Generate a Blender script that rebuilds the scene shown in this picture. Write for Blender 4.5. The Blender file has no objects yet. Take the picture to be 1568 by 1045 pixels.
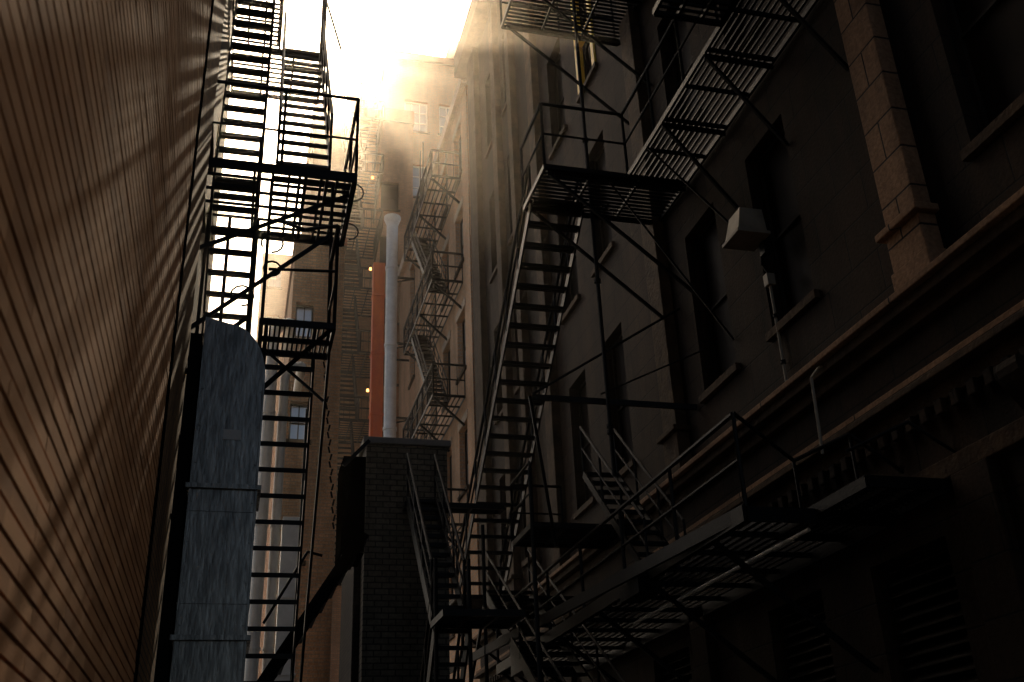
import bpy, math, random
from mathutils import Vector, Matrix
random.seed(7)
scene=bpy.context.scene
GZ=-1.6   # ground level; the camera (eye) is at z=0

# ---------------------------------------------------------------- materials
def newmat(name):
    m=bpy.data.materials.new(name); m.use_nodes=True
    nt=m.node_tree; b=nt.nodes['Principled BSDF']
    return m,nt,b
def N(nt,t,**k):
    n=nt.nodes.new(t)
    for a,v in k.items(): setattr(n,a,v)
    return n
def wallcoord(nt):
    g=N(nt,'ShaderNodeNewGeometry'); s=N(nt,'ShaderNodeSeparateXYZ')
    nt.links.new(g.outputs['Position'],s.inputs[0])
    a=N(nt,'ShaderNodeMath',operation='ADD'); nt.links.new(s.outputs[0],a.inputs[0]); nt.links.new(s.outputs[1],a.inputs[1])
    c=N(nt,'ShaderNodeCombineXYZ'); nt.links.new(a.outputs[0],c.inputs[0]); nt.links.new(s.outputs[2],c.inputs[1])
    return c.outputs[0], g.outputs['Position']
def brickmat(name,c1,c2,mort,bw=.22,rh=.075,ms=.01,rough=.85,bump=.6,dist=.012,dirt=.5,bias=0.):
    m,nt,b=newmat(name); L=nt.links.new
    uv,pos=wallcoord(nt)
    br=N(nt,'ShaderNodeTexBrick'); L(uv,br.inputs['Vector'])
    br.inputs['Color1'].default_value=(*c1,1); br.inputs['Color2'].default_value=(*c2,1); br.inputs['Mortar'].default_value=(*mort,1)
    br.inputs['Scale'].default_value=1; br.inputs['Mortar Size'].default_value=ms; br.inputs['Brick Width'].default_value=bw; br.inputs['Row Height'].default_value=rh
    br.inputs['Mortar Smooth'].default_value=.3; br.inputs['Bias'].default_value=bias
    n1=N(nt,'ShaderNodeTexNoise'); n1.inputs['Scale'].default_value=.6; n1.inputs['Detail'].default_value=8; n1.inputs['Roughness'].default_value=.65
    mp=N(nt,'ShaderNodeMapping'); mp.inputs['Scale'].default_value=(1.6,1.6,.35); L(pos,mp.inputs[0]); L(mp.outputs[0],n1.inputs['Vector'])
    r=N(nt,'ShaderNodeMapRange'); r.inputs[1].default_value=.35; r.inputs[2].default_value=.7; r.inputs[3].default_value=1-dirt; r.inputs[4].default_value=1.15
    L(n1.outputs[0],r.inputs[0])
    n2=N(nt,'ShaderNodeTexNoise'); n2.inputs['Scale'].default_value=22; n2.inputs['Detail'].default_value=5; L(pos,n2.inputs['Vector'])
    r2=N(nt,'ShaderNodeMapRange'); r2.inputs[1].default_value=.3; r2.inputs[2].default_value=.7; r2.inputs[3].default_value=.75; r2.inputs[4].default_value=1.2
    L(n2.outputs[0],r2.inputs[0])
    mu=N(nt,'ShaderNodeMath',operation='MULTIPLY'); L(r.outputs[0],mu.inputs[0]); L(r2.outputs[0],mu.inputs[1])
    vm=N(nt,'ShaderNodeVectorMath',operation='SCALE'); L(br.outputs['Color'],vm.inputs[0]); L(mu.outputs[0],vm.inputs['Scale'])
    L(vm.outputs[0],b.inputs['Base Color'])
    inv=N(nt,'ShaderNodeMath',operation='MULTIPLY_ADD'); inv.inputs[1].default_value=-1; inv.inputs[2].default_value=1; L(br.outputs['Fac'],inv.inputs[0])
    ad=N(nt,'ShaderNodeMath',operation='MULTIPLY_ADD'); ad.inputs[1].default_value=.35; L(n2.outputs[0],ad.inputs[0]); L(inv.outputs[0],ad.inputs[2])
    bp=N(nt,'ShaderNodeBump'); bp.inputs['Strength'].default_value=bump; bp.inputs['Distance'].default_value=dist; L(ad.outputs[0],bp.inputs['Height'])
    L(bp.outputs[0],b.inputs['Normal'])
    b.inputs['Roughness'].default_value=rough; b.inputs['Specular IOR Level'].default_value=.2
    return m
def noisemat(name,ca,cb,scale=3,rough=.7,metal=0,bump=.2,bscale=30,stretch=(1,1,1),lo=.35,hi=.65,rvar=0,dist=.01,spec=.4):
    m,nt,b=newmat(name); L=nt.links.new
    g=N(nt,'ShaderNodeNewGeometry'); mp=N(nt,'ShaderNodeMapping'); mp.inputs['Scale'].default_value=stretch
    L(g.outputs['Position'],mp.inputs[0])
    n1=N(nt,'ShaderNodeTexNoise'); n1.inputs['Scale'].default_value=scale; n1.inputs['Detail'].default_value=8; n1.inputs['Roughness'].default_value=.65; L(mp.outputs[0],n1.inputs['Vector'])
    r=N(nt,'ShaderNodeMapRange'); r.inputs[1].default_value=lo; r.inputs[2].default_value=hi; L(n1.outputs[0],r.inputs[0])
    mx=N(nt,'ShaderNodeMix',data_type='RGBA'); mx.inputs[6].default_value=(*ca,1); mx.inputs[7].default_value=(*cb,1)
    L(r.outputs[0],mx.inputs[0]); L(mx.outputs[2],b.inputs['Base Color'])
    n2=N(nt,'ShaderNodeTexNoise'); n2.inputs['Scale'].default_value=bscale; n2.inputs['Detail'].default_value=6; L(mp.outputs[0],n2.inputs['Vector'])
    bp=N(nt,'ShaderNodeBump'); bp.inputs['Strength'].default_value=bump; bp.inputs['Distance'].default_value=dist; L(n2.outputs[0],bp.inputs['Height']); L(bp.outputs[0],b.inputs['Normal'])
    if rvar:
        rr=N(nt,'ShaderNodeMapRange'); rr.inputs[3].default_value=rough-rvar; rr.inputs[4].default_value=rough+rvar; L(n2.outputs[0],rr.inputs[0]); L(rr.outputs[0],b.inputs['Roughness'])
    else: b.inputs['Roughness'].default_value=rough
    b.inputs['Metallic'].default_value=metal; b.inputs['Specular IOR Level'].default_value=spec
    return m

def lb(n,a,c): return noisemat(n,a,c,scale=1.6,rough=.9,bump=.25,bscale=60,stretch=(1,.4,4),dist=.003,spec=.1)
m_leftbrick=lb('brown_face_brick',(.34,.148,.058),(.49,.23,.095))
m_mortar=noisemat('dark_raked_mortar',(.02,.014,.011),(.04,.03,.022),rough=.95,spec=.1)
m_ochre=brickmat('ochre_brick',(.36,.18,.065),(.25,.125,.045),(.06,.05,.04))
m_dkbrick=brickmat('sooty_and_shaded_brick',(.035,.026,.02),(.026,.02,.015),(.013,.01,.008))
m_tan=brickmat('tan_brick',(.78,.47,.27),(.68,.39,.21),(.6,.46,.34),bw=.4,rh=.14,ms=.018,dirt=.3)
m_red=brickmat('red_brick',(.55,.16,.07),(.44,.13,.06),(.3,.2,.15),bw=.3,rh=.1,ms=.012,dirt=.4)
m_brown=brickmat('brown_brick',(.72,.37,.19),(.55,.27,.13),(.46,.31,.2),bw=.26,rh=.09,ms=.014,dirt=.5)
m_pale=brickmat('pale_brick',(.8,.64,.48),(.7,.55,.4),(.62,.52,.42),bw=.4,rh=.14,ms=.015,dirt=.25)
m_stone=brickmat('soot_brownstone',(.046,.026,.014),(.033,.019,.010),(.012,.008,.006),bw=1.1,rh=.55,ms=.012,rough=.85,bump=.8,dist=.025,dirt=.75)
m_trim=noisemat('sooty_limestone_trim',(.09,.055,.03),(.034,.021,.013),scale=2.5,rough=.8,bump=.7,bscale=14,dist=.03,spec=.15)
m_quoin=brickmat('quoin_and_highlight_stone',(.38,.22,.125),(.28,.16,.09),(.03,.02,.015),bw=3.,rh=.52,ms=.014,rough=.8,bump=.9,dist=.04,dirt=.45)
m_pier=brickmat('grey_painted_brick',(.18,.15,.11),(.13,.11,.082),(.045,.04,.033),bw=.24,rh=.1,ms=.012)
m_iron=noisemat('black_iron_paint',(.0035,.0035,.004),(.008,.007,.007),scale=6,rough=.42,metal=0,bump=.3,bscale=50,rvar=.12,spec=.09)
m_tread=noisemat('lit_steel_tread',(.04,.038,.034),(.10,.09,.08),scale=6,rough=.45,metal=.3,bump=.3,bscale=50,rvar=.12)  # paler than the iron: light caught by the treads is put into the colour
m_steel=noisemat('galvanised_duct',(.085,.083,.078),(.22,.215,.20),scale=5,rough=.3,metal=.5,bump=.35,bscale=11,stretch=(3,3,.6),rvar=.18)
m_pipe=noisemat('silver_pipe',(.68,.65,.6),(.86,.83,.78),scale=3,rough=.45,metal=.1,bump=.05)
m_orange=noisemat('orange_paint',(.95,.17,.008),(.65,.07,.006),scale=1.2,rough=.5,bump=.1,stretch=(1,1,.4))
m_frame=noisemat('window_frame_paint',(.02,.015,.012),(.035,.028,.022),rough=.6,spec=.1)
m_wframe=noisemat('white_window_frame',(.7,.66,.6),(.8,.77,.7),rough=.5)
m_yellow=noisemat('yellow_lit_frame',(.9,.6,.06),(.8,.48,.05),rough=.5)  # yellow light falling on the frame, put into its colour
m_asph=noisemat('asphalt',(.04,.04,.04),(.07,.065,.06),scale=4,rough=.85,bump=.5)
m_conc=noisemat('concrete',(.16,.15,.14),(.24,.22,.2),rough=.85)
m_black=noisemat('interior_dark',(.004,.004,.004),(.008,.007,.006),rough=.9,spec=0)
m_lamp=noisemat('lamp_housing',(.2,.17,.13),(.3,.26,.2),rough=.5,metal=.2)
m_label=noisemat('paper_label',(.34,.33,.31),(.42,.4,.38),rough=.7)
m_glass=noisemat('dirty_dark_glass',(.012,.008,.006),(.022,.015,.011),scale=1.5,rough=.5,bump=.03,spec=.06)
m_bglass,nt,b=newmat('sky_reflecting_glass'); b.inputs['Base Color'].default_value=(.55,.6,.63,1); b.inputs['Roughness'].default_value=.2; b.inputs['Metallic'].default_value=.5
m_bulb,nt,b=newmat('warm_bulb'); b.inputs['Base Color'].default_value=(1,.6,.25,1); b.inputs['Emission Color'].default_value=(1,.4,.1,1); b.inputs['Emission Strength'].default_value=6

# ---------------------------------------------------------------- mesh builder
class MB:
    def __init__(s,name): s.name=name; s.v=[]; s.f=[]; s.mi=[]; s.mats=[]
    def mid(s,m):
        if m not in s.mats: s.mats.append(m)
        return s.mats.index(m)
    def quad(s,pts,m):
        i=len(s.v); s.v+= [tuple(p) for p in pts]; s.f.append(tuple(range(i,i+len(pts)))); s.mi.append(s.mid(m))
    def hexa(s,c,m):
        i=len(s.v); s.v+=[tuple(p) for p in c]; k=s.mid(m)
        for f in ((0,3,2,1),(4,5,6,7),(0,1,5,4),(1,2,6,5),(2,3,7,6),(3,0,4,7)):
            s.f.append(tuple(i+j for j in f)); s.mi.append(k)
    def box(s,x0,x1,y0,y1,z0,z1,m):
        s.hexa([(x0,y0,z0),(x1,y0,z0),(x1,y1,z0),(x0,y1,z0),(x0,y0,z1),(x1,y0,z1),(x1,y1,z1),(x0,y1,z1)],m)
    def beam(s,p,q,w,h,m,up=(0,0,1)):
        p=Vector(p);q=Vector(q);d=(q-p).normalized();up=Vector(up)
        if abs(d.dot(up))>.98: up=Vector((0,1,0))
        a=d.cross(up).normalized()*(w/2); b=a.cross(d).normalized()*(h/2)
        s.hexa([p-a-b,p+a-b,p+a+b,p-a+b,q-a-b,q+a-b,q+a+b,q-a+b],m)
    def rod(s,p,q,r,m,n=7,r2=None):
        p=Vector(p);q=Vector(q);d=(q-p).normalized();up=Vector((0,0,1)) if abs(d.z)<.95 else Vector((0,1,0))
        a=d.cross(up).normalized();b=a.cross(d).normalized(); r2=r if r2 is None else r2
        i=len(s.v);k=s.mid(m)
        for j in range(n):
            t=2*math.pi*j/n; o=a*math.cos(t)+b*math.sin(t); s.v.append(tuple(p+o*r)); s.v.append(tuple(q+o*r2))
        for j in range(n):
            j2=(j+1)%n; s.f.append((i+2*j,i+2*j2,i+2*j2+1,i+2*j+1)); s.mi.append(k)
        s.f.append(tuple(i+2*j for j in range(n))); s.mi.append(k)
        s.f.append(tuple(i+2*j+1 for j in reversed(range(n)))); s.mi.append(k)
    def path(s,pts,r,m,n=7):
        for a,b in zip(pts,pts[1:]): s.rod(a,b,r,m,n)
    def done(s,parent=None,bevel=0,smooth=False):
        me=bpy.data.meshes.new(s.name); me.from_pydata(s.v,[],s.f); me.update()
        for m in s.mats: me.materials.append(m)
        me.polygons.foreach_set('material_index',s.mi)
        o=bpy.data.objects.new(s.name,me); scene.collection.objects.link(o)
        if parent: o.parent=parent
        if bevel:
            md=o.modifiers.new('bevel','BEVEL'); md.width=bevel; md.segments=2; md.limit_method='ANGLE'
        if smooth:
            me.polygons.foreach_set('use_smooth',[True]*len(me.polygons))
            md=o.modifiers.new('es','EDGE_SPLIT'); md.split_angle=math.radians(40)
        return o
def empty(name):
    o=bpy.data.objects.new(name,None); scene.collection.objects.link(o); return o

def facade(mb,axis,pos,s,u0,u1,z0,z1,ops,m,depth=.25,glass=m_glass,frame=m_frame,sash=(2,2),fw=.05,sill=m_trim,lintel=None):
    def P(u,w,z): return (pos+s*w,u,z) if axis=='X' else (u,pos+s*w,z)
    def B(ua,ub,wa,wb,za,zb,mm):
        a=P(ua,wa,za);c=P(ub,wb,zb)
        mb.box(min(a[0],c[0]),max(a[0],c[0]),min(a[1],c[1]),max(a[1],c[1]),za,zb,mm)
    us=sorted(set([u0,u1]+[o[0] for o in ops]+[o[1] for o in ops])); zs=sorted(set([z0,z1]+[o[2] for o in ops]+[o[3] for o in ops]))
    for a,b_ in zip(us,us[1:]):
        run=None
        for c,d in zip(zs,zs[1:]):
            um=(a+b_)/2; zm=(c+d)/2
            hole=any(o[0]<um<o[1] and o[2]<zm<o[3] for o in ops)
            if not hole:
                if run is None: run=[c,d]
                else: run[1]=d
            if (hole or d==zs[-1]) and run:
                mb.quad([P(a,0,run[0]),P(b_,0,run[0]),P(b_,0,run[1]),P(a,0,run[1])],m); run=None
    for (a,b_,c,d) in ops:
        mb.quad([P(a,0,c),P(a,depth,c),P(a,depth,d),P(a,0,d)],m); mb.quad([P(b_,0,c),P(b_,depth,c),P(b_,depth,d),P(b_,0,d)],m)
        mb.quad([P(a,0,d),P(b_,0,d),P(b_,depth,d),P(a,depth,d)],m); mb.quad([P(a,0,c),P(b_,0,c),P(b_,depth,c),P(a,depth,c)],m)
        mb.quad([P(a,depth,c),P(b_,depth,c),P(b_,depth,d),P(a,depth,d)],glass)
        g=depth-.06
        B(a,a+fw,g,depth-.005,c+.002,d-.002,frame);B(b_-fw,b_,g,depth-.005,c+.002,d-.002,frame)
        B(a+fw,b_-fw,g,depth-.005,c+.002,c+fw,frame);B(a+fw,b_-fw,g,depth-.005,d-fw,d-.002,frame)
        for i in range(1,sash[0]):
            u=a+(b_-a)*i/sash[0]; B(u-fw*.3,u+fw*.3,g+.015,depth-.007,c+fw,d-fw,frame)
        for i in range(1,sash[1]):
            z=c+(d-c)*i/sash[1]; B(a+fw,b_-fw,g+.01,depth-.009,z-fw*.4,z+fw*.4,frame)
        if sill: B(a-.1,b_+.1,-.08,.1,c-.12,c-.003,sill)
        if lintel: B(a-.12,b_+.12,-.03,.06,d+.003,d+.28,lintel)

# ---------------------------------------------------------------- fire-escape pieces
def platform(mb,x0,x1,y0,y1,z,m=m_iron,along='X',pitch=.09,sw=.035,fr=.09):
    for (a,b_) in (((x0,y0),(x1,y0)),((x0,y1),(x1,y1)),((x0,y0),(x0,y1)),((x1,y0),(x1,y1))):
        mb.beam((a[0],a[1],z-fr/2),(b_[0],b_[1],z-fr/2),.04,fr,m)
    if along=='X':
        n=int((y1-y0)/pitch)
        for i in range(1,n): y=y0+(y1-y0)*i/n; mb.beam((x0,y,z-.015),(x1,y,z-.015),sw,.03,m)
        for k in (.33,.67): x=x0+(x1-x0)*k; mb.beam((x,y0,z-.06),(x,y1,z-.06),.04,.06,m)
    else:
        n=int((x1-x0)/pitch)
        for i in range(1,n): x=x0+(x1-x0)*i/n; mb.beam((x,y0,z-.015),(x,y1,z-.015),sw,.03,m)
        k=max(2,int((y1-y0)/.8))
        for i in range(1,k): y=y0+(y1-y0)*i/k; mb.beam((x0,y,z-.06),(x1,y,z-.06),.04,.06,m)
def rail(mb,pts,h=1.0,m=m_iron,r=.02,posts=1.0,mid=(.5,),bal=0):
    for a,b_ in zip(pts,pts[1:]):
        a=Vector(a);b_=Vector(b_);up=Vector((0,0,h)); mb.rod(a+up,b_+up,r*1.2,m)
        for k in mid: mb.rod(a+up*k,b_+up*k,r*.8,m)
        n=max(1,round((b_-a).length/posts))
        for i in range(n+1): p=a.lerp(b_,i/n); mb.rod(p,p+up,r,m)
        if bal:
            n=int((b_-a).length/bal)
            for i in range(1,n): p=a.lerp(b_,i/n); mb.rod(p,p+up,.012,m,5)
def stair(mb,x0,x1,pa,pb,m=m_iron,rise=.2,rails=(1,1),hr=.85,str_h=.2,bars=3,td=.24,r=.02,m2=None,nose=.058):
    m2=m2 or m
    for x in (x0,x1): mb.beam((x,pa[0],pa[1]),(x,pb[0],pb[1]),.03,str_h,m)
    n=max(2,round(abs(pb[1]-pa[1])/rise))
    for i in range(n+1):
        t=i/n; y=pa[0]+(pb[0]-pa[0])*t; z=pa[1]+(pb[1]-pa[1])*t
        for k in range(bars):
            yy=y-td/2+td*(k+.5)/bars
            mb.box(x0+.015,x1-.015,yy-td/bars*.36,yy+td/bars*.36,z-.015,z+.015,m2)
        mb.box(x0+.015,x1-.015,y-td/2-.012,y-td/2,z+.018-nose,z+.018,m2)
    for x,on in ((x0,rails[0]),(x1,rails[1])):
        if on:
            A=Vector((x,pa[0],pa[1]));B_=Vector((x,pb[0],pb[1]));up=Vector((0,0,hr))
            mb.rod(A+up,B_+up,r*1.2,m); mb.rod(A+up*.55,B_+up*.55,r*.8,m)
            k=max(2,round((B_-A).length/1.3))
            for i in range(k+1): p=A.lerp(B_,i/k); mb.rod(p,p+up,r,m)

# ---------------------------------------------------------------- ground
g=MB('ground'); g.box(-400,400,-400,400,GZ-.3,GZ,m_asph); g.done()
g=MB('alley_pavement'); g.box(4.9,6.9,-10,29,GZ-.1,GZ+.13,m_conc); g.done()

# ---------------------------------------------------------------- left near wall (real coursed brick)
w=MB('brick_wall')
w.box(-6,-.625,-9,7.38,GZ,22,m_mortar)
rh=.07; bl=.42; z=GZ; row=0
mats=[m_leftbrick,m_leftbrick,m_leftbrick,lb('brown_face_brick_dark',(.27,.118,.047),(.41,.185,.076)),lb('brown_face_brick_light',(.42,.20,.085),(.56,.28,.125))]
while z<9.5:
    y=1.0+random.uniform(0,bl)-.3; rdx=random.uniform(-.0015,.0015)
    while y<7.4:
        y1=min(y+bl-.0015,7.4); dx=rdx+random.uniform(-.0006,.0006)
        w.box(-.64,-.6+dx,y,y1,z,z+rh-.015,random.choice(mats) )
        y+=bl
    z+=rh; row+=1
w.done()
# ---------------------------------------------------------------- left building beyond
w=MB('ochre_brick_building')
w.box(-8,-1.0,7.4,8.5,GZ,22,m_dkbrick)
w.box(-8,-.69,8.5,10.7,GZ,22,m_ochre)
w.box(-.78,-.66,8.1,8.46,GZ,20,m_black)
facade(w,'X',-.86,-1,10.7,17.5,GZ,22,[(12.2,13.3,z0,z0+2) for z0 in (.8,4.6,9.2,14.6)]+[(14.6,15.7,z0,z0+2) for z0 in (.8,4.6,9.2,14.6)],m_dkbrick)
w.box(-8,-1.15,10.7,17.49,GZ,21.9,m_black)
w.quad([(-8,17.5,GZ),(-.86,17.5,GZ),(-.86,17.5,22),(-8,17.5,22)],m_dkbrick)
w.done()

# ---------------------------------------------------------------- metal duct
d=MB('metal_duct')
X0,X1,Y0,Y1=-.52,.14,10.25,10.95
prof=[(X0,GZ+.4),(X1,GZ+.4),(X1,4.45)]
for i in range(1,9):
    t=math.pi/2*i/8; prof.append((X1-.42+.42*math.cos(t),4.45+.62*math.sin(t)))
prof.append((X0,5.13))
d.quad([(x,Y0,z) for x,z in prof],m_steel); d.quad([(x,Y1,z) for x,z in reversed(prof)],m_steel)
for a,b_ in zip(prof,prof[1:]+prof[:1]): d.quad([(a[0],Y0,a[1]),(a[0],Y1,a[1]),(b_[0],Y1,b_[1]),(b_[0],Y0,b_[1])],m_steel)
for zz in (-.5,1.78,3.25):
    d.box(X0-.035,X1+.035,Y0-.035,Y1+.035,zz-.025,zz+.025,m_steel)
for zz in (.9,2.1,3.0,.2):
    d.box(X0-.006,X1+.006,Y0-.006,Y1+.006,zz-.006,zz+.006,m_steel)
for xx in (X0+.012,X1-.012): d.box(xx-.01,xx+.01,Y0-.01,Y0-.002,GZ+.4,4.4,m_steel)
for zz in (1.2,3.0,4.6): d.box(-.88,X0,Y0+.3,Y0+.36,zz,zz+.05,m_iron)
d.box(-.24,-.06,Y0-.008,Y0-.003,3.75,3.86,m_label)
for i in range(14):
    for xx in (X0+.04,X1-.04): d.rod((xx,Y0-.012,GZ+.7+i*.4),(xx,Y0,GZ+.7+i*.4),.009,m_steel,6)
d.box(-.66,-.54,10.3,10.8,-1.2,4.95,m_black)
d.done(bevel=.006)

# ---------------------------------------------------------------- left fire escape
f=MB('fire_escape')
platform(f,-.84,1.2,12,13.75,8.4,pitch=.35,sw=.04,fr=.14)
platform(f,.08,1.17,12.02,13.73,8.36,pitch=.19,sw=.04,fr=.05)
platform(f,.08,1.17,12.02,13.73,8.33,along='Y',pitch=.2,sw=.035,fr=.05)
rail(f,[(-.84,12,8.4),(1.2,12,8.4),(1.2,13.75,8.4)],h=1.3,mid=(.45,),r=.022)
stair(f,.12,.84,(12.1,8.5),(16,13.9),rise=.38,hr=.95,td=.075,bars=1,m2=m_tread,nose=.033,str_h=.14)
platform(f,-.82,.9,16,17.4,13.9,pitch=.13)
platform(f,-.82,.05,13.2,16,13.9,pitch=.12,fr=.1)
rail(f,[(.9,16,13.9),(.9,17.4,13.9)],h=1.5)
rail(f,[(.05,13.2,13.9),(.05,16,13.9)],h=1.1,bal=.14)
for yy in (13.2,14.1,15.0,15.9):
    f.rod((.02,yy,13.9),(.02,yy,20),.03,m_iron)
for zz in (15,16,17,18,19): f.rod((.02,13.2,zz),(.02,15.9,zz),.02,m_iron)
for yy in (13.2,13.5): f.rod((-.1,yy,8.4),(-.1,yy,13.9),.025,m_iron)
f.rod((.84,15.9,13.9),(.84,15.9,15.4),.03,m_iron); f.rod((.84,15.9,15.4),(1.1,14.3,12.6),.02,m_iron); f.rod((.84,15.9,15.4),(.78,15.0,12.9),.02,m_iron)
stair(f,-.72,-.12,(14.6,5.3),(12.6,8.35),rise=.25,rails=(0,1),td=.14,bars=1)
stair(f,-.74,-.1,(13.0,8.45),(14.5,13.8),rise=.34,rails=(0,1),bars=1,td=.14)
for xx in (-.78,-.48,-.08,.08): f.beam((xx,13.4,5.2),(xx,13.4,8.35),.05,.05,m_iron)
for (a,b_) in (((-.84,12.5,5.6),(-.1,12.5,6.3)),((-.84,12.4,7.2),(1.15,12.4,8.3)),((-.84,12.4,6.0),(.9,12.4,7.6))): f.beam(a,b_,.04,.05,m_iron)
platform(f,.055,.90,11,11.85,5.54,pitch=.055,sw=.022,fr=.08,along='Y')
rail(f,[(.9,11,5.54),(.9,11.85,5.54)],h=1.35,mid=(.45,),r=.022,posts=.8)
f.path([(.12,11,6.9),(.5,11,6.8),(.9,11,6.9)],.022,m_iron)
f.rod((.1,11,6.2),(.9,11,6.25),.018,m_iron)
f.beam((.1,11.4,4.8),(.9,11.0,5.5),.035,.04,m_iron); f.beam((.06,11.8,4.9),(.6,11.8,5.5),.035,.04,m_iron)
f.beam((.1,11.5,5.4),(.85,11.5,4.75),.03,.03,m_iron)
f.beam((.9,11.6,5.5),(.86,13.6,1.6),.03,.10,m_iron)
for xx in (.07,.9): f.rod((xx,11.85,5.54),(xx,12.2,8.3),.022,m_iron)
stair(f,.14,.76,(13.6,1.5),(12.3,5.5),rise=.3,hr=.6,td=.1,bars=1,str_h=.08)
platform(f,.0,.8,13.3,14.3,1.6,pitch=.08)
f.beam((.78,13.9,1.6),(.8,13.9,5.6),.04,.04,m_iron)
for (cx,cy,cz,rr) in ((.12,10.98,6.55,.13),(.14,10.98,6.2,.1),(1.25,12.9,8.7,.16),(1.24,13.2,8.2,.14),(-.2,12.3,6.5,.15)):
    f.path([(cx+rr*math.cos(t),cy,cz+rr*math.sin(t)) for t in [k*math.pi/6 for k in range(-3,8)]],.013,m_iron,5)
f.done()

f=MB('counterweight_stair')
f.beam((1.66,14,3.85),(.38,14,1.8),.12,.16,m_black); f.beam((1.66,14.8,3.85),(.38,14.8,1.8),.08,.14,m_black)
for i in range(10):
    t=i/9; x=1.6-1.15*t; z=3.75-1.85*t; f.box(x-.1,x+.1,14.05,14.78,z-.02,z+.02,m_iron)
f.box(1.36,1.68,14.1,14.9,3.6,5.0,m_black); f.beam((1.36,14.1,4.85),(1.72,14.1,5.25),.05,.05,m_iron)
f.path([(.38,13.9,2.6),(.9,13.9,3.55),(1.1,13.9,3.5)],.02,m_iron)
for i in range(26):
    z=3.9+i*.11; x=1.25-.02*i*.5; f.rod((x,14,z),(x+(.02 if i%2 else -.02),14,z+.09),.014,m_iron,5)
f.done()

# ---------------------------------------------------------------- silver pipes behind
for (x,y,r,zt) in ((.42,21.5,.13,10.4),(.72,21.6,.10,9.4)):
    p=MB('silver_pipe'); p.rod((x,y,GZ),(x,y,zt),r,m_pipe,20)
    pts=[(x+.35*(1-math.cos(t)),y,zt+.35*math.sin(t)) for t in [k*math.pi/12 for k in range(0,7)]]
    p.path(pts,r,m_pipe,20); p.rod(pts[-1],(x+.36,y+1.5,zt+.36),r,m_pipe,16)
    for zz in (1,3.5,6,8.5): p.rod((x,y,zz),(x,y,zz+.06),r+.02,m_pipe,20)
    p.done(smooth=True)
p=MB('silver_duct'); p.box(.85,1.25,21.4,21.8,GZ,6.2,m_pipe)
for zz in (0,1.5,3,4.5): p.box(.83,1.27,21.38,21.82,zz,zz+.05,m_pipe)
p.done(bevel=.01)

# ---------------------------------------------------------------- brick stack in the alley
w=MB('brick_stack')
w.box(2.05,3.5,17.2,20,GZ,6.35,m_pier); w.box(1.99,3.56,17.14,20.06,6.35,6.47,m_conc)
w.box(1.93,2.046,17.6,19.6,GZ,6.2,m_dkbrick)  # darker slab: the stack's shadow side put into the colour
w.done(bevel=.015)
f=MB('steel_stair')
stair(f,2.72,3.2,(14.6,2.8),(16.8,5.2),rise=.2,td=.2,bars=2)
stair(f,2.72,3.2,(16.6,-.2),(14.4,2.6),rise=.2,td=.2,bars=2)
platform(f,2.7,3.8,13.6,14.5,2.75); platform(f,2.7,4.4,16.8,17.1,5.2)
for xx in (2.72,3.2): f.rod((xx,14.3,GZ),(xx,14.3,3.6),.03,m_iron)
f.done()

# ---------------------------------------------------------------- background buildings
def wins(us,zs,w,h): return [(u,u+w,z,z+h) for u in us for z in zs]
w=MB('brown_brick_building')
facade(w,'Y',26,1,.95,2.35,GZ,15.6,wins([1.05],[6.4,9.6,12.6],.5,1.1),m_brown,glass=m_bglass)
w.box(.95,2.35,26.3,31,GZ,15.55,m_brown); w.box(.9,2.4,25.9,31,15.6,15.85,m_red); w.done()
w=MB('pale_brick_building')
facade(w,'Y',60,1,.1,3.4,GZ,35,wins([.6,2.2],[5,9,13,17,21,25,29,32.5],.8,1.5),m_pale,glass=m_bglass,frame=m_wframe)
w.box(.1,3.4,60.3,70,GZ,34.9,m_pale); w.done()
w=MB('red_brick_building')
facade(w,'Y',48,1,2.4,8,GZ,37.5,wins([3.0,6.2],[14,17.5,21,24.5,28,31.5],1,1.8),m_brown,glass=m_glass)
w.box(2.4,8,48.3,58,GZ,37.45,m_brown); w.box(2.3,8.05,47.9,58,37.5,38.4,m_red); w.done()
w=MB('tan_brick_tower')
facade(w,'Y',50,1,6.6,16,GZ,44,wins([7.8,9.95],[38.6,33.9,29.3],1.45,2.3),m_tan,glass=m_bglass,frame=m_wframe,sash=(3,3),fw=.09)
w.quad([(6.6,50,GZ),(6.6,60,GZ),(6.6,60,44),(6.6,50,44)],m_tan)
w.box(6.62,16,50.4,60,GZ,43.95,m_tan); w.box(6.5,16.1,49.85,60,44,44.5,m_red); w.box(10.7,16.1,49.8,60,44.5,46,m_tan)
w.done()

w=MB('tan_brick_building')
facade(w,'X',7,1,30,46,GZ,25.6,[(y,y+1.3,z,z+2.3) for y in (31,33.6,36.2,38.8,41.4) for z in (6,10.2,14.4,18.6,22.4)],m_tan,glass=m_bglass,frame=m_frame,lintel=m_pale)
w.quad([(7,30,GZ),(16,30,GZ),(16,30,25.6),(7,30,25.6)],m_tan)
w.box(7.35,16,30.1,46,GZ,25.5,m_tan); w.box(6.8,16,29.9,46.1,25.6,26.1,m_pale)
w.done()
f=MB('fire_escape')
for k,z in enumerate((9,13.4,17.8,22.2)):
    platform(f,5.9,7,31.2,37.5,z,pitch=.14,along='Y')
    rail(f,[(7,31.2,z),(5.9,31.2,z),(5.9,37.5,z),(7,37.5,z)],h=1.1,r=.035,bal=.22)
    for yy in (31.4,34,37.2): f.beam((5.95,yy,z-.05),(7,yy,z-1.0),.07,.07,m_iron)
    if z<22:
        stair(f,5.95,6.55,(32,z),(36,z+4.4),rise=.26,bars=2)
f.rod((5.9,33,22.2),(5.9,33,25),.03,m_iron); f.rod((5.9,33.6,22.2),(5.9,33.6,25),.03,m_iron)
f.done()

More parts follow.
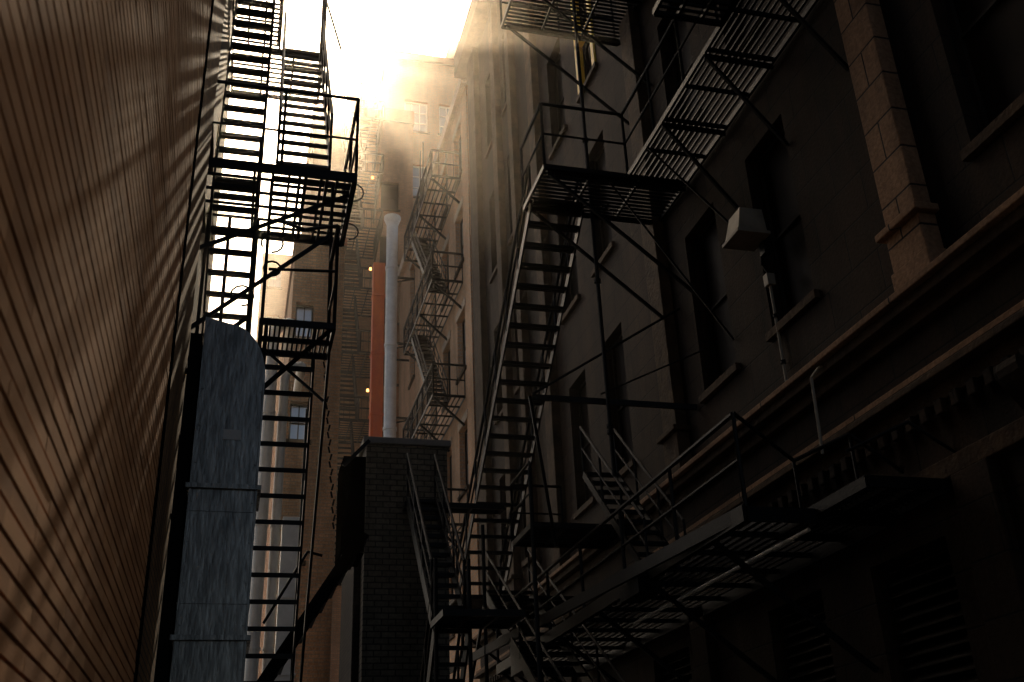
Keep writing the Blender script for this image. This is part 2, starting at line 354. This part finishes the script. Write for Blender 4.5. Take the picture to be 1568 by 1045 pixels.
f=MB('fire_escape')
for k in range(9):
    z=10.8+3.5*k
    platform(f,4.0,5.9,45,48,z,pitch=.3,sw=.07)
    rail(f,[(4.0,48,z),(4.0,45,z),(5.9,45,z),(5.9,48,z)],h=1.1,r=.05,bal=.25)
    for xx in (4.1,5.8): f.beam((xx,45.1,z-.05),(xx,48,z-1.3),.1,.1,m_iron)
    if k<8: stair(f,4.05,4.9,(45.2,z),(47.6,z+3.5),rise=.35,bars=1,td=.24,r=.05)
f.done()
p=MB('exhaust_pipe'); X,Y=5.95,41.6
p.rod((X,Y,GZ),(X,Y,26.4),.27,m_pipe,24); p.rod((X,Y,26.4),(X,Y,26.75),.27,m_pipe,24,.4); p.rod((X,Y,26.75),(X,Y,26.85),.4,m_pipe,24)
for zz in (4,8,12,16,20,24): p.rod((X,Y,zz),(X,Y,zz+.12),.31,m_pipe,24)
for zz in (16.6,20.2,23.6): p.beam((X,Y,zz),(7,Y,zz),.08,.1,m_iron); p.beam((X,Y,zz-.3),(7,Y,zz),.05,.06,m_iron)
p.done(smooth=True)
p=MB('orange_duct'); p.box(5.2,5.75,42.4,42.9,GZ,24.8,m_orange)
for zz in range(2,25,3): p.box(5.16,5.79,42.36,42.94,zz,zz+.1,m_orange)
p.beam((5.7,42.9,20),(7,42.9,20),.08,.1,m_iron); p.beam((5.7,42.9,12),(7,42.9,12),.08,.1,m_iron)
p.done(bevel=.02)
for zz in (16.2,19.3,25.9,31.4):
    l=MB('wall_lamp'); l.rod((5.35,44.9,zz),(5.35,44.9,zz+.12),.05,m_iron,8); l.rod((5.35,44.9,zz-.12),(5.35,44.9,zz),.07,m_bulb,10,.05); l.rod((5.35,44.9,zz+.1),(5.35,45.0,zz+.1),.02,m_iron,6); l.done()

# ---------------------------------------------------------------- right dark building
W=7.0
root=empty('brownstone_building')
w=MB('walls')
ops=[]
for yc in (8.2,14.85,21.5,28.1):
    for k in (-4.5,-2.2):
        a=yc+k
        if a<3 : continue
        for zz in (6.2,10.9,15.6,20.3): ops.append((a,a+1.15,zz,zz+2.9))
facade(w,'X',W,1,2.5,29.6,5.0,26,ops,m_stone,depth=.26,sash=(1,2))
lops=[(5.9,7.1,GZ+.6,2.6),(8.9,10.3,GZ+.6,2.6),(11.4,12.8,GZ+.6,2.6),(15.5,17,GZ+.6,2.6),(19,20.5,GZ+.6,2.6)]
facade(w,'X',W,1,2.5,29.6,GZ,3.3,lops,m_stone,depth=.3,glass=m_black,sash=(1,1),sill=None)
w.box(W+.37,W+10,2.6,29.5,GZ,25.9,m_black)
w.quad([(W,29.6,GZ),(W+10,29.6,GZ),(W+10,29.6,26),(W,29.6,26)],m_stone)
w.quad([(W,2.5,GZ),(W+10,2.5,GZ),(W+10,2.5,26),(W,2.5,26)],m_stone)
w.done(root)
w=MB('louvres')
for (a,b_,c,d_) in lops:
    z=c+.1
    while z<d_-.05:
        w.hexa([(W+.12,a+.06,z),(W+.12,b_-.06,z),(W+.2,b_-.06,z+.06),(W+.2,a+.06,z+.06),(W+.12,a+.06,z+.015),(W+.12,b_-.06,z+.015),(W+.2,b_-.06,z+.075),(W+.2,a+.06,z+.075)],m_frame); z+=.13
w.done(root)
w=MB('cornices')
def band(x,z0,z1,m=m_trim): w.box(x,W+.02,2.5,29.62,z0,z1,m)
band(W-.42,5.0,5.08,m_quoin); band(W-.34,4.88,5.0); band(W-.2,4.74,4.88); band(W-.08,4.24,4.74,m_stone)  # pale top band paints the cornice edge highlight
band(W-.22,4.12,4.24,m_quoin); band(W-.3,4.04,4.12); band(W-.12,3.86,4.04); band(W-.04,3.3,3.86,m_stone)  # same painted highlight along the lower ledge
y=2.8
while y<29.4:
    w.box(W-.2,W-.12,y,y+.12,3.7,3.86,m_stone); y+=.26
band(W-.1,3.1,3.3)
w.box(W-.5,W+.02,2.4,29.7,25.6,26.6,m_trim)
w.done(root,bevel=.012)
w=MB('pilasters')
for yc,wd in ((8.2,.56),(14.85,.56),(21.5,.56),(28.4,1.0),(25.4,.5),(23.6,.4)):
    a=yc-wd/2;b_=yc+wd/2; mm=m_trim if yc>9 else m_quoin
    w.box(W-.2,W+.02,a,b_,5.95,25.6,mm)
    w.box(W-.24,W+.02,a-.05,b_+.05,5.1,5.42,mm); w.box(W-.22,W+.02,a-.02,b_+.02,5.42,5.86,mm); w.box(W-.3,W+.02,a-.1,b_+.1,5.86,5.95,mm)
    w.box(W-.12,W+.01,a,b_,GZ,3.1,m_stone)
w.done(root,bevel=.015)
w=MB('scroll_brackets')
for yb in (5.4,6.9,12.5,18,24):
    pr=[]
    for i in range(13):
        t=i/12; pr.append((W-.06-.34*math.sin(t*math.pi/2)**1.5-.04*math.sin(t*9),2.9+t*.8))
    for (p0,p1) in zip(pr,pr[1:]):
        w.hexa([(p0[0],yb,p0[1]),(W,yb,p0[1]),(W,yb+.3,p0[1]),(p0[0],yb+.3,p0[1]),(p1[0],yb,p1[1]),(W,yb,p1[1]),(W,yb+.3,p1[1]),(p1[0],yb+.3,p1[1])],m_stone)
w.done(root)
w=MB('yellow_lit_frames')  # frame coloured yellow to show it lit
a,b_,zz=17.0,18.15,15.6
for (c,d_) in ((a-.02,a+.14),(b_-.14,b_+.02)): w.box(W-.05,W+.1,c,d_,zz,zz+2.9,m_yellow)
w.box(W-.05,W+.1,a,b_,zz+1.4,zz+1.5,m_yellow); w.box(W-.05,W+.1,a,b_,zz+2.8,zz+2.95,m_yellow)
w.done(root)

# ---------------------------------------------------------------- right fire escape
f=MB('fire_escape')
stair(f,4.5,5.45,(21.2,4.5),(14.5,9.95),rise=.25,hr=.8,td=.2,bars=2,str_h=.16,r=.024)
platform(f,4.43,6.95,13.4,14.7,10,along='X',pitch=.1)
platform(f,5.9,6.95,8.6,13.4,10,along='Y',pitch=.09)
rail(f,[(4.43,14.7,10),(4.43,13.4,10),(5.9,13.4,10),(5.9,8.6,10)],h=1.25,mid=(.5,),r=.026,posts=1.2)
platform(f,4.43,6.95,14.2,15.6,15,along='X',pitch=.1)
platform(f,5.7,6.95,7.5,14.2,15,along='Y',pitch=.09)
rail(f,[(6.9,15.6,15),(4.43,15.6,15),(4.43,14.2,15),(5.7,14.2,15),(5.7,8,15)],h=1.25,r=.026)
stair(f,5.0,5.8,(9.6,10.2),(14.1,15),rise=.25,td=.18,bars=2,r=.024,str_h=.1)
platform(f,4.9,5.9,8.6,9.7,10.0,along='X',pitch=.1)
for zz,ys in ((10,(8.7,10.3,11.9,13.5,14.6)),(15,(8,9.7,11.4,13,14.3,15.5))):
    for yy in ys:
        xo=5.9 if yy<13.45 else 4.5
        f.beam((xo,yy,zz-.08),(6.98,yy,zz-1.5 if xo>5 else zz-2.2),.045,.05,m_iron)
        f.beam((xo,yy,zz-.1),(6.98,yy,zz-.1),.04,.08,m_iron)
f.rod((5.5,14.2,4.9),(5.5,14.2,15.2),.035,m_iron,8)
for zz in (5.6,5.7,8.3,11.2): f.rod((5.5,14.2,zz),(5.5,14.2,zz+.06),.06,m_iron,8)
f.beam((4.43,14.8,6.4),(6.98,14.1,6.1),.06,.09,m_iron); f.rod((4.43,14.8,6.45),(6.98,14.3,8.0),.022,m_iron)
f.rod((5.5,14.5,6.4),(6.98,13.6,6.9),.015,m_iron)
f.rod((4.45,15.0,6.5),(4.75,15.0,4.0),.03,m_iron)
for (a,b_) in (((5.6,13.6,10),(6.98,12.6,6.6)),((5.9,12.5,9.9),(6.98,11.8,7.9)),((5.9,9.2,15),(6.98,7.6,11.9)),((5.7,12.2,14.9),(6.98,10.6,11.6)),((5.7,10.2,14.9),(6.98,8.9,11.8))):
    f.rod(a,b_,.02,m_iron)
platform(f,4.4,6.95,20.8,22.6,4.5,along='X',pitch=.1)
rail(f,[(4.4,20.8,4.5),(4.4,22.6,4.5)],h=1.1)
stair(f,4.6,5.5,(14.4,1.0),(19.2,4.2),rise=.21,td=.24,bars=2)
stair(f,5.5,6.1,(13.2,3.1),(15.6,5.4),rise=.22,td=.18,bars=1,str_h=.12)
platform(f,4.5,6.2,15.4,16.6,5.4-.9)
rail(f,[(4.5,15.4,4.5),(4.5,16.6,4.5),(5.4,16.6,4.5)],h=1.0)
for (x,y) in ((4.5,15.4),(4.5,18.8),(4.5,20.8),(5.5,20.8)): f.rod((x,y,GZ),(x,y,5.4 if y<19 else 4.5),.035,m_iron)
for (a,b_) in (((4.5,18.8,3.9),(4.5,20.8,2.0)),((4.5,20.8,4.3),(6.95,21,2.5)),((4.5,22.5,4.3),(6.95,22.5,2.5))): f.beam(a,b_,.05,.06,m_iron)
f.done()

# ---------------------------------------------------------------- right walkway
f=MB('steel_walkway')
platform(f,5.17,6.9,9.6,20.6,3.05,along='Y',pitch=.12,fr=.16)
f.beam((5.15,9.6,2.98),(5.15,20.6,2.98),.05,.18,m_iron)
f.beam((5.17,9.6,3.0),(4.2,23,3.1),.05,.16,m_iron)
rail(f,[(5.17,9.6,3.05),(5.17,20.6,3.05)],h=1.05,r=.026,posts=1.9,mid=(.5,))
f.rod((6.0,9.8,2.88),(6.0,15.2,2.88),.022,m_pipe)  # pale bar added to draw the bright line under the deck
platform(f,6.0,6.95,8.6,10.6,3.1,along='X',pitch=.1,fr=.12)
f.path([(5.17,9.6,4.12),(6.1,10.05,3.76),(6.6,9.62,3.95),(6.98,9.3,3.4)],.024,m_iron)
f.path([(6.1,10.05,3.76),(6.1,10.05,3.1)],.02,m_iron); f.path([(6.6,9.62,3.95),(6.6,9.62,3.1)],.02,m_iron)
f.path([(6.1,9.0,3.5),(6.7,8.7,3.75),(6.98,8.4,3.3)],.02,m_iron)
f.box(5.0,5.3,12.4,13.1,2.75,3.05,m_iron); f.box(4.95,5.2,18.0,18.8,2.6,3.1,m_iron)
for yy in (10.5,12.5,14.5,16.5,18.5,20.4): f.beam((5.2,yy,2.9),(6.98,yy,1.5),.05,.06,m_iron)
f.done()

# ---------------------------------------------------------------- security light, conduits
l=MB('security_light')
l.hexa([(6.45,11.05,7.55),(6.9,11.05,7.55),(6.9,11.5,7.55),(6.45,11.5,7.55),(6.55,11.1,7.95),(6.9,11.1,7.95),(6.9,11.45,7.95),(6.55,11.45,7.95)],m_lamp)
l.box(6.42,6.93,11.02,11.53,7.5,7.55,m_lamp); l.box(6.9,7.0,11.2,11.35,7.3,7.8,m_iron)
l.box(6.88,7.0,11.22,11.34,6.8,6.98,m_lamp); l.rod((6.94,11.28,6.8),(6.94,11.28,5.08),.022,m_lamp,8)
l.path([(6.94,11.28,6.98),(6.93,11.4,7.2),(6.9,11.28,7.5)],.012,m_iron,6)
for zz in (5.6,6.3): l.rod((6.94,11.28,zz),(6.94,11.28,zz+.05),.034,m_iron,8)
l.done(bevel=.01)
c=MB('conduit_pipe'); c.path([(6.98,9.9,5.0),(6.62,10.0,4.95),(6.56,10.1,4.85),(6.56,10.15,3.9)],.02,m_lamp,8); c.done()

# ---------------------------------------------------------------- haze in the air down the alley
m,nt,b=newmat('air_haze'); nt.nodes.remove(b)
v=N(nt,'ShaderNodeVolumeScatter'); v.inputs['Color'].default_value=(1,.87,.70,1); v.inputs['Density'].default_value=.0034; v.inputs['Anisotropy'].default_value=.87
nt.links.new(v.outputs[0],nt.nodes['Material Output'].inputs['Volume'])
h=MB('air_haze'); h.box(-20,25,12.5,47.7,3,60,m); h.done()

# ---------------------------------------------------------------- light
sd=Vector((.06,1,.875)).normalized()
elev=math.asin(sd.z); az=math.atan2(sd.x,sd.y)
L=bpy.data.lights.new('sun','SUN'); L.energy=5; L.angle=math.radians(.5); L.color=(1,.80,.56)
so=bpy.data.objects.new('sun',L); scene.collection.objects.link(so); so.rotation_euler=sd.to_track_quat('Z','Y').to_euler()
wd=bpy.data.worlds.new('World'); scene.world=wd; wd.use_nodes=True; nt=wd.node_tree
sk=N(nt,'ShaderNodeTexSky'); sk.sky_type='NISHITA'; sk.sun_disc=False; sk.sun_elevation=elev; sk.sun_rotation=az
sk.air_density=.8; sk.dust_density=5; sk.ozone_density=.4
wm=N(nt,'ShaderNodeVectorMath',operation='MULTIPLY'); wm.inputs[1].default_value=(1.0,.93,.80)
nt.links.new(sk.outputs[0],wm.inputs[0]); nt.links.new(wm.outputs[0],nt.nodes['Background'].inputs[0]); nt.nodes['Background'].inputs[1].default_value=.14

# ---------------------------------------------------------------- camera
cam=bpy.data.cameras.new('camera'); co=bpy.data.objects.new('camera',cam); scene.collection.objects.link(co)
cam.sensor_width=36; cam.lens=36*1575/1568; cam.clip_end=2000; cam.clip_start=.05
Xc=Vector((.9673,-.0740,-.2423));Yc=Vector((-.2502,-.4288,-.8681));Zc=Vector((-.0396,.9003,-.4334))
co.matrix_world=Matrix((Xc,Yc,Zc)).to_4x4()
cam.dof.use_dof=True; cam.dof.focus_distance=15; cam.dof.aperture_fstop=3.5
scene.camera=co
scene.view_settings.view_transform='Standard'; scene.view_settings.look='None'; scene.view_settings.exposure=0
